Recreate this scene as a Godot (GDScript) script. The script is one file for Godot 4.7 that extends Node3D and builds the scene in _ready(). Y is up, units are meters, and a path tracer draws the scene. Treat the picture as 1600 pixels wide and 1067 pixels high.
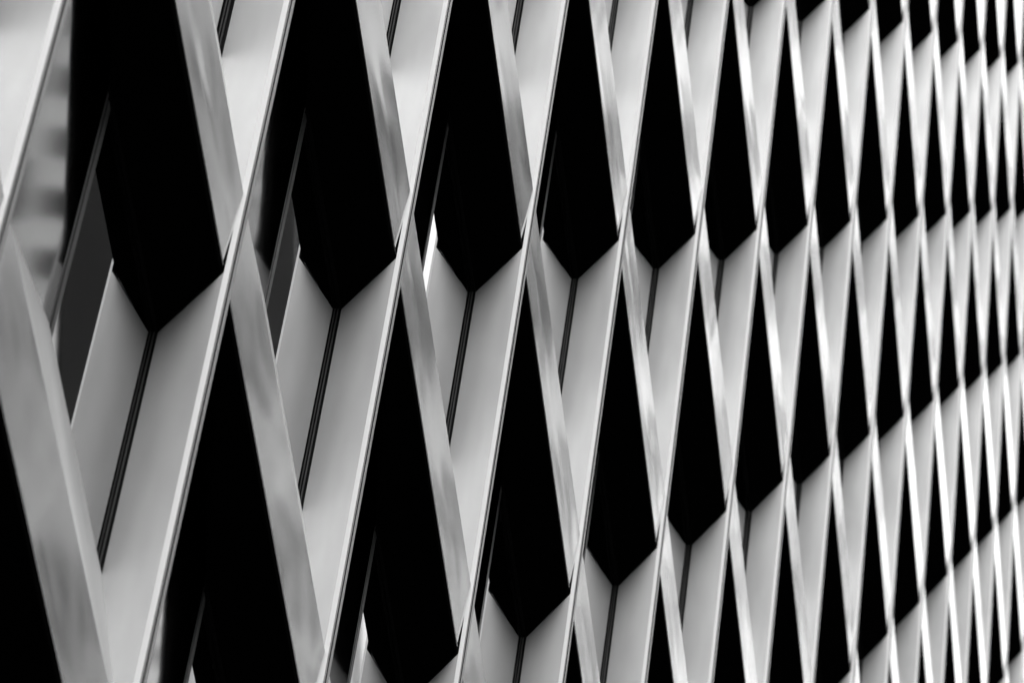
extends Node3D
# A lattice facade of folded metal fins over dark mirror glass, seen along its length from an upper floor.
# Everything is grey: the photograph is monochrome.

const S := 1.6                 # width of one diamond
const H := 1.066 * S           # half of its height
const M := 0.5 * S / H         # how far a fin moves sideways for each metre up
const DEEP := -0.125 * S       # back edge of the reveals
const GLASS := -0.1365 * S     # face of the panes
const ROW_LOW := -5
const ROW_HIGH := 3
const COL_LOW := -3.0
const COL_HIGH := 19.0

var mats := {}

func grey(v: float) -> Color:
	return Color(v, v, v).linear_to_srgb()

func _ready() -> void:
	# ---- camera: a long shifted lens looking along the facade
	var cam := Camera3D.new()
	cam.name = "camera"
	var att := CameraAttributesPhysical.new()
	att.frustum_focal_length = 88.0
	att.frustum_near = 0.1
	att.frustum_far = 800.0
	att.frustum_focus_distance = 10.4
	att.exposure_aperture = 2.8
	cam.attributes = att
	cam.projection = Camera3D.PROJECTION_FRUSTUM
	cam.near = 0.1
	cam.far = 800.0
	cam.size = 0.1 * 1067.0 / 3901.0
	cam.frustum_offset = Vector2(0.1 * (800.0 - 1154.3) / 3901.0, 0.1 * (-69.0 - 533.5) / 3901.0)
	cam.position = Vector3(-4.04, 0.0289, 2.3258) * S
	cam.basis = Basis.from_euler(Vector3(0.0893, -1.3331, 0.0038), EULER_ORDER_YXZ)
	add_child(cam)
	cam.current = true

	# ---- sky, exposure, sun
	var sky_mat := ProceduralSkyMaterial.new()
	sky_mat.sky_top_color = grey(0.15)
	sky_mat.sky_horizon_color = grey(0.16)
	sky_mat.sky_curve = 0.6
	sky_mat.ground_bottom_color = grey(0.06)
	sky_mat.ground_horizon_color = grey(0.1)
	sky_mat.sun_angle_max = 3.0
	var sky := Sky.new()
	sky.sky_material = sky_mat
	var env := Environment.new()
	env.background_mode = Environment.BG_SKY
	env.sky = sky
	env.tonemap_mode = Environment.TONE_MAPPER_LINEAR
	env.tonemap_exposure = 12.3
	env.sdfgi_enabled = true
	env.ssao_enabled = true
	env.ssil_enabled = true
	var we := WorldEnvironment.new()
	we.name = "world_environment"
	we.environment = env
	add_child(we)
	var sun := DirectionalLight3D.new()
	sun.name = "sun"
	sun.light_energy = 0.5
	sun.light_angular_distance = 34.0
	sun.light_color = Color(1.0, 1.0, 1.0)
	sun.shadow_enabled = true
	add_child(sun)
	sun.look_at_from_position(Vector3(2, 98, 6), Vector3.ZERO)

	make_materials()
	street()
	facade()
	across()

# ------------------------------------------------------------------ materials

func noise_tex(seed_: int, freq: float, octaves: int, w: int, h: int, normal := false, strength := 4.0, lo := 0.0, hi := 1.0) -> NoiseTexture2D:
	var n := FastNoiseLite.new()
	n.seed = seed_
	n.noise_type = FastNoiseLite.TYPE_SIMPLEX_SMOOTH
	n.frequency = freq
	n.fractal_octaves = octaves
	var t := NoiseTexture2D.new()
	t.noise = n
	t.width = w
	t.height = h
	t.seamless = true
	t.as_normal_map = normal
	t.bump_strength = strength
	if not normal:
		var g := Gradient.new()
		g.set_color(0, Color(lo, lo, lo))
		g.set_color(1, Color(hi, hi, hi))
		t.color_ramp = g
	return t

func std(called: String, albedo: float, rough: float, metal := 0.0, spec := 0.5) -> StandardMaterial3D:
	var m := StandardMaterial3D.new()
	m.resource_name = called
	m.albedo_color = grey(albedo)
	m.roughness = rough
	m.metallic = metal
	m.metallic_specular = spec
	mats[called] = m
	return m

func make_materials() -> void:
	# satin anodised sheet of the upper faces, faintly clouded and streaked
	var m := std("satin_sheet", 0.44, 0.48, 0.7)
	m.albedo_texture = noise_tex(3, 0.006, 4, 512, 512, false, 1.0, 0.80, 1.0)
	m.uv1_triplanar = true
	m.uv1_world_triplanar = true
	m.uv1_scale = Vector3(0.8, 0.22, 0.8)
	# polished front strips, brushed along their length
	m = std("brushed_strip", 0.8, 1.0, 1.0)
	m.roughness_texture = noise_tex(11, 0.006, 2, 512, 512, false, 1.0, 0.11, 0.18)
	m.normal_enabled = true
	m.normal_texture = noise_tex(12, 0.006, 2, 512, 512, true, 8.0)
	m.normal_scale = 0.11
	m = std("edge_strip", 0.5, 0.35, 0.3)
	m = std("flat_strip", 0.52, 0.25, 0.85)
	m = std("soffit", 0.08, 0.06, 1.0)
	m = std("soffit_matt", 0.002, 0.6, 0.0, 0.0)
	m = std("mirror_glass", 0.66, 0.015, 1.0)
	m = std("rubber", 0.006, 0.6, 0.0, 0.1)
	m = std("bead", 0.13, 0.3, 0.8)
	m = std("dark_wall", 0.04, 0.7)
	m = std("concrete", 0.35, 0.8)
	m = std("asphalt", 0.05, 0.9)
	m.albedo_texture = noise_tex(21, 0.05, 4, 512, 512, false, 1.0, 0.7, 1.0)
	m.uv1_triplanar = true
	m.uv1_world_triplanar = true
	m.uv1_scale = Vector3(0.4, 0.4, 0.4)
	m = std("bark", 0.06, 0.9)
	m = std("leaf", 0.06, 0.7)
	m = std("paving", 0.045, 0.85, 0.0, 0.2)
	m = std("reflector_paving", 0.55, 0.8)
	m.albedo_texture = noise_tex(25, 0.02, 3, 512, 512, false, 1.0, 0.35, 1.0)
	m.uv1_triplanar = true
	m.uv1_world_triplanar = true
	m.uv1_scale = Vector3(0.03, 0.03, 0.03)
	m = std("render_pale", 0.85, 0.8)
	m = std("render_light", 0.55, 0.8)
	m = std("render_mid", 0.5, 0.8, 0.0, 0.1)
	m = std("stone_mid", 0.025, 0.8, 0.0, 0.1)
	m = std("stone_dark", 0.012, 0.8, 0.0, 0.1)
	m = std("window_dark", 0.01, 0.25, 0.0, 0.1)

# ------------------------------------------------------------------ mesh helpers

func new_st() -> SurfaceTool:
	var st := SurfaceTool.new()
	st.begin(Mesh.PRIMITIVE_TRIANGLES)
	return st

func tri(st: SurfaceTool, a: Vector3, b: Vector3, c: Vector3, n: Vector3, ua := Vector2.ZERO, ub := Vector2.ZERO, uc := Vector2.ZERO) -> void:
	# front faces run clockwise seen from the side of n
	if (b - a).cross(c - a).dot(n) > 0.0:
		var t := b
		b = c
		c = t
		var tu := ub
		ub = uc
		uc = tu
	for p in [[a, ua], [b, ub], [c, uc]]:
		st.set_normal(n)
		st.set_uv(p[1])
		st.add_vertex(p[0])

func quad(st: SurfaceTool, a: Vector3, b: Vector3, c: Vector3, d: Vector3, hint: Vector3, ua := Vector2(0, 0), ub := Vector2(1, 0), uc := Vector2(1, 1), ud := Vector2(0, 1)) -> void:
	var n := (c - a).cross(d - b).normalized()
	if n.dot(hint) < 0.0:
		n = -n
	tri(st, a, b, c, n, ua, ub, uc)
	tri(st, a, c, d, n, ua, uc, ud)

func box(st: SurfaceTool, lo: Vector3, hi: Vector3) -> void:
	var p := []
	for k in 8:
		p.append(Vector3(hi.x if k & 1 else lo.x, hi.y if k & 2 else lo.y, hi.z if k & 4 else lo.z))
	quad(st, p[0], p[2], p[6], p[4], Vector3.LEFT)
	quad(st, p[1], p[3], p[7], p[5], Vector3.RIGHT)
	quad(st, p[0], p[1], p[5], p[4], Vector3.DOWN)
	quad(st, p[2], p[3], p[7], p[6], Vector3.UP)
	quad(st, p[0], p[1], p[3], p[2], Vector3.FORWARD)
	quad(st, p[4], p[5], p[7], p[6], Vector3.BACK)

func mesh_of(st: SurfaceTool, mat: String) -> ArrayMesh:
	st.set_material(mats[mat])
	st.generate_tangents()
	return st.commit()

func part(called: String, mesh: Mesh, parent: Node3D, at := Vector3.ZERO) -> MeshInstance3D:
	var o := MeshInstance3D.new()
	o.name = called
	o.mesh = mesh
	o.position = at
	parent.add_child(o, true)
	return o

func box_part(called: String, lo: Vector3, hi: Vector3, mat: String, parent: Node3D) -> MeshInstance3D:
	var st := new_st()
	box(st, lo, hi)
	return part(called, mesh_of(st, mat), parent)

func struct(called: String, lo: Vector3, hi: Vector3, mat: String, label: String) -> void:
	var o := box_part(called, lo, hi, mat, self)
	o.set_meta("kind", "structure")
	o.set_meta("label", label)

# ------------------------------------------------------------------ the street below

const GROUND := -12.5

func street() -> void:
	struct("ground", Vector3(-400, GROUND - 1.0, -400), Vector3(400, GROUND - 0.02, 400), "asphalt", "dark ground that runs out to the horizon")
	struct("pavement", Vector3(-200, GROUND - 0.1, -0.1), Vector3(45.9, GROUND + 0.12, 5.2), "paving", "pale paved footway along the foot of the facade")
	struct("road", Vector3(-200, GROUND - 0.1, 5.2), Vector3(45.9, GROUND - 0.005, 12.0), "asphalt", "dark asphalt road between the two footways")
	struct("square", Vector3(46, GROUND - 0.1, -60), Vector3(130, GROUND + 0.004, 100), "reflector_paving", "pale square added at the right hand end of the street to brighten the strip reflections")  # made-up pale ground, a reflector that whitens the far strips
	struct("pavement_001", Vector3(-200, GROUND - 0.1, 12.0), Vector3(45.9, GROUND + 0.12, 15.9), "paving", "pale paved footway on the far side of the road")

# ------------------------------------------------------------------ the facade

# where «/» line a, moved sideways by u, crosses «\» line b, moved sideways by o (both in diamond widths)
func cross2(a: float, u: float, b: float, o: float) -> Vector2:
	var y := ((b - a) + o - u) * S / (2.0 * M)
	return Vector2((a + u) * S + y * M, y)

func v3(p: Vector2, z: float) -> Vector3:
	return Vector3(p.x, p.y, z)

func inset(poly: Array, d: float) -> Array:
	# poly runs R, B, L, T round a convex quad; the edge under the upper «/» fin moves inwards by d, the others by less
	var mid := Vector2.ZERO
	for p in poly:
		mid += p / 4.0
	var lines := []
	for k in 4:
		var p: Vector2 = poly[k]
		var q: Vector2 = poly[(k + 1) % 4]
		var n := (q - p).orthogonal().normalized()
		if n.dot(mid - p) < 0.0:
			n = -n
		lines.append([p + n * d * [0.15, 0.1, 1.0, 0.1][k], q - p])
	var out := []
	for k in 4:
		var e: Array = lines[(k + 3) % 4]
		var f: Array = lines[k]
		out.append(Geometry2D.line_intersects_line(e[0], e[1], f[0], f[1]))
	return out

func ring(st: SurfaceTool, poly: Array, d0: float, z0: float, d1: float, z1: float, edges := [0, 1, 2, 3]) -> void:
	var p := inset(poly, d0 * S)
	var q := inset(poly, d1 * S)
	var mid := Vector2.ZERO
	for k in 4:
		mid += poly[k] / 4.0
	for k in edges:
		var j: int = (k + 1) % 4
		var edge: Vector2 = (p[k] + p[j]) / 2.0
		var inward := (mid - edge).normalized()
		# seen from the front, or from inside the opening when it rises towards the front
		var hint := Vector3(0, 0, 1) if absf(d1 - d0) > 1e-6 else Vector3(inward.x, inward.y, 0) * (1.0 if z0 > z1 else -1.0)
		quad(st, v3(p[k], z0 * S), v3(p[j], z0 * S), v3(q[j], z1 * S), v3(q[k], z1 * S), hint)

func panel_mesh(f0: Vector3, f1: Vector3, b1: Vector3, b0: Vector3, hint: Vector3, mat: String) -> ArrayMesh:
	var st := new_st()
	quad(st, f0, f1, b1, b0, hint)
	return mesh_of(st, mat)

func facade() -> void:
	var b := Node3D.new()
	b.name = "office_building"
	add_child(b)
	b.set_meta("label", "large modern building clad in a diagonal lattice of pale metal fins over dark diamond windows")
	b.set_meta("category", "building")

	# one diamond opening, its left crossing at the origin
	var fr := [cross2(1, 0, 1, -0.162), cross2(1, 0, 0, 0), cross2(0, 0.034, 0, 0), cross2(0, 0.034, 1, -0.162)]
	var bk := [cross2(1, 0, 1, -0.28), cross2(1, 0, 0, 0.278), cross2(0, 0.515, 0, 0.278), cross2(0, 0.515, 1, -0.28)]
	var zr := -0.0045 * S
	var R := v3(fr[0], -0.013 * S)
	var B := v3(fr[1], zr)
	var L := v3(fr[2], zr)
	var T := v3(fr[3], -0.013 * S)
	var r := v3(bk[0], DEEP)
	var bb := v3(bk[1], DEEP)
	var l := v3(bk[2], DEEP)
	var t := v3(bk[3], DEEP)
	var bright := panel_mesh(v3(fr[0], -0.0045 * S), B, bb, r, Vector3(-1, 0.4, 0), "satin_sheet")
	var ledge := panel_mesh(B, L, l, bb, Vector3(1, 1, 0.5), "satin_sheet")
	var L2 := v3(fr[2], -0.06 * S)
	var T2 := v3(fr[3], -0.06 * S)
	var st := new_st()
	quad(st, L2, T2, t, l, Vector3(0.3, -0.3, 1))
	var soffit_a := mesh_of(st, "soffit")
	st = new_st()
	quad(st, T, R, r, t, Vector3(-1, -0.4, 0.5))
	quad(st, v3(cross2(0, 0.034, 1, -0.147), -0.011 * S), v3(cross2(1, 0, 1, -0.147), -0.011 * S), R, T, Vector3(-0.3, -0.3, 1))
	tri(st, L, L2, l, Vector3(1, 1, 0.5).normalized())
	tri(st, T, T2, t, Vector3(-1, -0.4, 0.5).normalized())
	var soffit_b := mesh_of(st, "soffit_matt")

	st = new_st()
	var gp := inset(bk, 0.036 * S)
	var mid: Vector2 = (gp[0] + gp[1] + gp[2] + gp[3]) / 4.0
	for k in 4:
		tri(st, v3(gp[k], GLASS), v3(gp[(k + 1) % 4], GLASS), v3(mid, GLASS), Vector3.BACK)
		var q0: Vector2 = gp[k]
		var q1: Vector2 = gp[(k + 1) % 4]
		var away := ((q0 + q1) / 2.0 - mid).normalized()
		quad(st, v3(q0, GLASS), v3(q1, GLASS), v3(q1, GLASS - 0.03), v3(q0, GLASS - 0.03), Vector3(away.x, away.y, 0))
		tri(st, v3(q0, GLASS - 0.03), v3(q1, GLASS - 0.03), v3(mid, GLASS - 0.03), Vector3.FORWARD)
	var pane := mesh_of(st, "mirror_glass")

	st = new_st()
	ring(st, bk, 0.0, -0.125, -0.006, -0.1255)
	ring(st, bk, -0.006, -0.1255, -0.006, -0.135)
	ring(st, bk, -0.006, -0.135, 0.037, -0.1355)
	var gasket := mesh_of(st, "rubber")
	st = new_st()
	ring(st, bk, 0.012, -0.135, 0.012, -0.131, [0, 2])
	ring(st, bk, 0.012, -0.131, 0.018, -0.131, [0, 2])
	ring(st, bk, 0.018, -0.131, 0.018, -0.135, [0, 2])
	ring(st, bk, 0.026, -0.135, 0.026, -0.132, [2])
	ring(st, bk, 0.026, -0.132, 0.040, -0.132, [2])
	ring(st, bk, 0.040, -0.132, 0.040, -0.137, [2])
	var bead := mesh_of(st, "bead")

	# the front strips: «\» in pieces that end at the «/» ones, which run over them
	var wide := []
	for k in 6:
		wide.append(wide_strip(k))
	var narrow := narrow_strip()

	var rng := RandomNumberGenerator.new()
	rng.seed = 7
	for row in range(ROW_LOW, ROW_HIGH + 1):
		for a in range(-12, 30):
			var where := a + row * 0.5
			if where < COL_LOW or where > COL_HIGH:
				continue
			var at := Vector3(where * S, row * H, 0)
			var pn := part("window_pane", pane, b, at)
			var tilt := 0.0022     # no pane is set quite true
			pn.basis = Basis.from_euler(Vector3(rng.randf_range(-tilt, tilt), rng.randf_range(-tilt, tilt), 0))
			pn.position.z -= 0.002
			part("gasket", gasket, pn)
			part("glazing_bead", bead, pn)
			part("fin_side_panel", bright, b, at)
			part("fin_ledge_panel", ledge, b, at)
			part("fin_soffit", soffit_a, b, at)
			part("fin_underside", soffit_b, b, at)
			part("wide_front_strip", wide[rng.randi() % 6], b, at)
			part("narrow_front_strip", narrow, b, at)
	# what carries the lattice
	var x0 := (COL_LOW - 0.2) * S
	var x1 := (COL_HIGH + 1.2) * S
	var y0 := (ROW_LOW - 1) * H
	var y1 := (ROW_HIGH + 1) * H
	box_part("rear_wall", Vector3(x0, y0, -8.0), Vector3(x1, y1, -0.32), "dark_wall", b)
	box_part("plinth", Vector3(x0, GROUND, -8.0), Vector3(x1, y0, 0.02), "concrete", b)
	box_part("parapet", Vector3(x0, y1, -8.0), Vector3(x1, y1 + 0.9, 0.02), "concrete", b)
	box_part("end_pier", Vector3(x0 - 0.9, GROUND, -8.0), Vector3(x0, y1 + 0.9, 0.02), "concrete", b)
	box_part("end_pier", Vector3(x1, GROUND, -8.0), Vector3(x1 + 0.9, y1 + 0.9, 0.02), "concrete", b)

func wide_strip(k: int) -> ArrayMesh:
	var prof := [[0.0, -0.0045], [0.0, -0.0035], [-0.0035, 0.0], [-0.1455, -0.009], [-0.149, -0.0125], [-0.148, -0.035]]
	var st := new_st()
	var along := Vector2(M, -1).normalized()
	for j in prof.size() - 1:
		var p: Array = prof[j]
		var q: Array = prof[j + 1]
		var steps := 6
		var ps := cross2(0, 0.031, 0, p[0])
		var pe := cross2(1, 0.004, 0, p[0])
		var qs := cross2(0, 0.031, 0, q[0])
		var qe := cross2(1, 0.004, 0, q[0])
		var hint := Vector3(p[1] - q[1], 0, 0) + Vector3(0, 0, p[0] - q[0])
		if j == 0:
			hint = Vector3(1, 0.5, 0)
		if j == prof.size() - 2:
			hint = Vector3(-1, -0.5, 0)
		for s in steps:
			var f0 := float(s) / steps
			var f1 := float(s + 1) / steps
			var a := ps.lerp(pe, f0)
			var b := qs.lerp(qe, f0)
			var c := qs.lerp(qe, f1)
			var d := ps.lerp(pe, f1)
			var uv := func(w: Vector2, o: float) -> Vector2: return Vector2(o * 2.2 + k * 0.37, w.dot(along) * 0.45 + k * 0.23)
			quad(st, v3(a, p[1] * S), v3(b, q[1] * S), v3(c, q[1] * S), v3(d, p[1] * S), hint, uv.call(a, p[0]), uv.call(b, q[0]), uv.call(c, q[0]), uv.call(d, p[0]))
	return mesh_of(st, "brushed_strip")

func narrow_strip() -> ArrayMesh:
	# runs up from the left crossing of the diamond to its top: a bright bevel, a flat, a dark joint, a second flat
	var prof := [[0.0, -0.0045], [0.0085, 0.005], [0.0175, 0.0058], [0.0175, -0.003], [0.0205, -0.003], [0.0205, 0.0075], [0.033, 0.0085], [0.034, 0.0075], [0.034, -0.062]]
	var hints := [Vector3(-0.5, 0, 1), Vector3(0, 0, 1), Vector3(1, 0, 0), Vector3(0, 0, 1), Vector3(-1, 0, 0), Vector3(0, 0, 1), Vector3(1, 0, 1), Vector3(1, -0.4, 0)]
	var wear := ["edge_strip", "flat_strip", "rubber", "rubber", "rubber", "flat_strip", "flat_strip", "flat_strip"]
	var mesh := ArrayMesh.new()
	for mat in ["edge_strip", "flat_strip", "rubber"]:
		var st := new_st()
		for j in prof.size() - 1:
			if wear[j] != mat:
				continue
			var p: Array = prof[j]
			var q: Array = prof[j + 1]
			quad(st, Vector3(p[0] * S, 0, p[1] * S), Vector3(q[0] * S, 0, q[1] * S), Vector3(q[0] * S + H * M, H, q[1] * S), Vector3(p[0] * S + H * M, H, p[1] * S), hints[j])
		st.set_material(mats[mat])
		st.commit(mesh)
	return mesh

# ------------------------------------------------------------------ across the street: out of view, mirrored in the metal or cutting low sky light

func block(x0: float, x1: float, top: float, floors: int, bay: float, wall: String, label: String, z := 16.0, deep := 14.0, darkener_floor := -1) -> void:
	var b := Node3D.new()
	b.name = "street_building"
	add_child(b, true)
	b.position = Vector3((x0 + x1) / 2.0, GROUND, z)
	b.set_meta("label", label)
	b.set_meta("category", "building")
	var w := x1 - x0
	var tall := top - GROUND
	box_part("wall", Vector3(-w / 2, 0, 0), Vector3(w / 2, tall, deep), wall, b)
	box_part("roof", Vector3(-w / 2 - 0.2, tall, -0.3), Vector3(w / 2 + 0.2, tall + 0.5, deep + 0.2), wall, b)
	var storey := tall / floors
	for side in 3:      # the long front, then the two ends
		var run := w if side == 0 else deep
		var n := int(run / bay)
		var st := new_st()
		box(st, Vector3(-bay * 0.34, 0, -0.06), Vector3(bay * 0.34, storey * 0.5, 0.3))
		var wm := mesh_of(st, "window_dark")
		st = new_st()
		box(st, Vector3(-bay * 0.49, -storey * 1.0, -0.07), Vector3(bay * 0.49, storey * 0.45, 0.3))
		var rm := mesh_of(st, "window_dark")
		st = new_st()
		box(st, Vector3(-bay * 0.38, -0.14, -0.2), Vector3(bay * 0.38, -0.002, 0.05))
		var sm := mesh_of(st, wall)
		for f in floors:
			if side > 0 and f > 7:
				continue
			for k in n:
				var along := (k + 0.5) * run / n
				var up := (f + 0.3) * storey
				var at: Vector3 = [Vector3(along - w / 2, up, 0), Vector3(-w / 2, up, along), Vector3(w / 2, up, along)][side]
				var win := part("window", rm if f == darkener_floor and side == 0 and (k == 1 or k == 3 or k == 4) else wm, b, at)  # the oversized dark ones are added to blacken what the panes mirror
				win.rotation.y = [0.0, PI / 2, -PI / 2][side]
				if f != darkener_floor:
					part("sill", sm, win)

func across() -> void:
	block(-34, 2, 48.0, 17, 4.0, "stone_mid", "tall dark building opposite, leftmost in the row, unseen and raised to cut low sky light")  # raised this high to keep low sky light off the panels
	block(3, 26, 40.0, 14, 4.6, "render_mid", "tall grey building opposite with large windows, left of the one with three very tall windows")  # its height also cuts low sky light from the front
	block(26.8, 42.5, 30.0, 12, 3.0, "render_light", "tall grey building opposite with three very tall dark windows added to darken the pane reflections", 16.0, 14.0, 3)
	block(43, 66, 16.0, 8, 4.6, "render_pale", "pale building opposite at the right hand end of the row")
	block(130, 150, 4.0, 5, 6.0, "render_pale", "low white building beyond the pale square at the right hand end", -40.0, 90.0)
	block(-44, -20, 60.0, 20, 4.0, "stone_mid", "tall dark block added unseen at the left end of the street to cut low sky light", -14.0, 29.0)  # added out of view so mostly high sky reaches the panels
	var rng := RandomNumberGenerator.new()
	rng.seed = 31
	var spots := [Vector3(56, GROUND, 2.5), Vector3(27, GROUND, 4.9), Vector3(66, GROUND, 3.5), Vector3(72, GROUND, 7.0), Vector3(84, GROUND, 14.0), Vector3(100, GROUND, 9.0)]
	var which := ["on the pale square where the road ends", "the only one that stands on the footway beside the facade", "second on the pale square counted from the road", "in the middle of the square", "beyond the middle of the square", "farthest away on the pale square"]
	for k in spots.size():
		tree(spots[k], rng.randf_range(12.5, 15.5), ("bare leafless tree, " if k == 1 else "dark open crowned tree, ") + which[k], rng, 0 if k == 1 else 420)

func tree(at: Vector3, tall: float, label: String, rng: RandomNumberGenerator, leaves: int) -> void:
	var o := Node3D.new()
	o.name = "street_tree"
	add_child(o, true)
	o.position = at
	o.set_meta("label", label)
	o.set_meta("category", "tree")
	o.set_meta("group", "trees along the street and the square")
	var st := new_st()
	limb(st, Vector3.ZERO, Vector3(0.2, tall * 0.45, 0.1), 0.26, 0.17)
	part("trunk", mesh_of(st, "bark"), o)
	var tips := []
	for k in 7:
		var turn := k * 2.4 + rng.randf() * 0.5
		var from := Vector3(0.2, tall * rng.randf_range(0.3, 0.45), 0.1)
		var to := Vector3(cos(turn) * tall * 0.2, tall * rng.randf_range(0.55, 0.9), sin(turn) * tall * 0.2)
		st = new_st()
		limb(st, from, to, 0.12, 0.03)
		for twig in 3:
			var root := from.lerp(to, 0.5 + 0.15 * twig)
			limb(st, root, root + Vector3(rng.randf_range(-1, 1), 0.9, rng.randf_range(-1, 1)) * tall * 0.09, 0.035, 0.012)
		part("branch", mesh_of(st, "bark"), o)
		tips.append(to)
	st = new_st()
	for k in leaves:
		var hub: Vector3 = tips[k % tips.size()]
		var p := hub + Vector3(rng.randfn(), rng.randfn() * 0.9, rng.randfn()) * tall * 0.075
		var u := Vector3(rng.randfn(), rng.randfn(), rng.randfn()).normalized() * rng.randf_range(0.12, 0.26)
		var v := u.cross(Vector3(rng.randfn(), rng.randfn(), rng.randfn()).normalized()).normalized() * 0.12
		quad(st, p - u, p + v, p + u, p - v, Vector3.UP)
	if leaves:
		part("crown", mesh_of(st, "leaf"), o)

func limb(st: SurfaceTool, from: Vector3, to: Vector3, r0: float, r1: float) -> void:
	var d := (to - from).normalized()
	var u := d.cross(Vector3(0.3, 0.1, 1.0)).normalized()
	var v := d.cross(u)
	for k in 7:
		var a := TAU * k / 7.0
		var b := TAU * (k + 1) / 7.0
		var na := u * cos(a) + v * sin(a)
		var nb := u * cos(b) + v * sin(b)
		quad(st, from + na * r0, from + nb * r0, to + nb * r1, to + na * r1, na + nb)
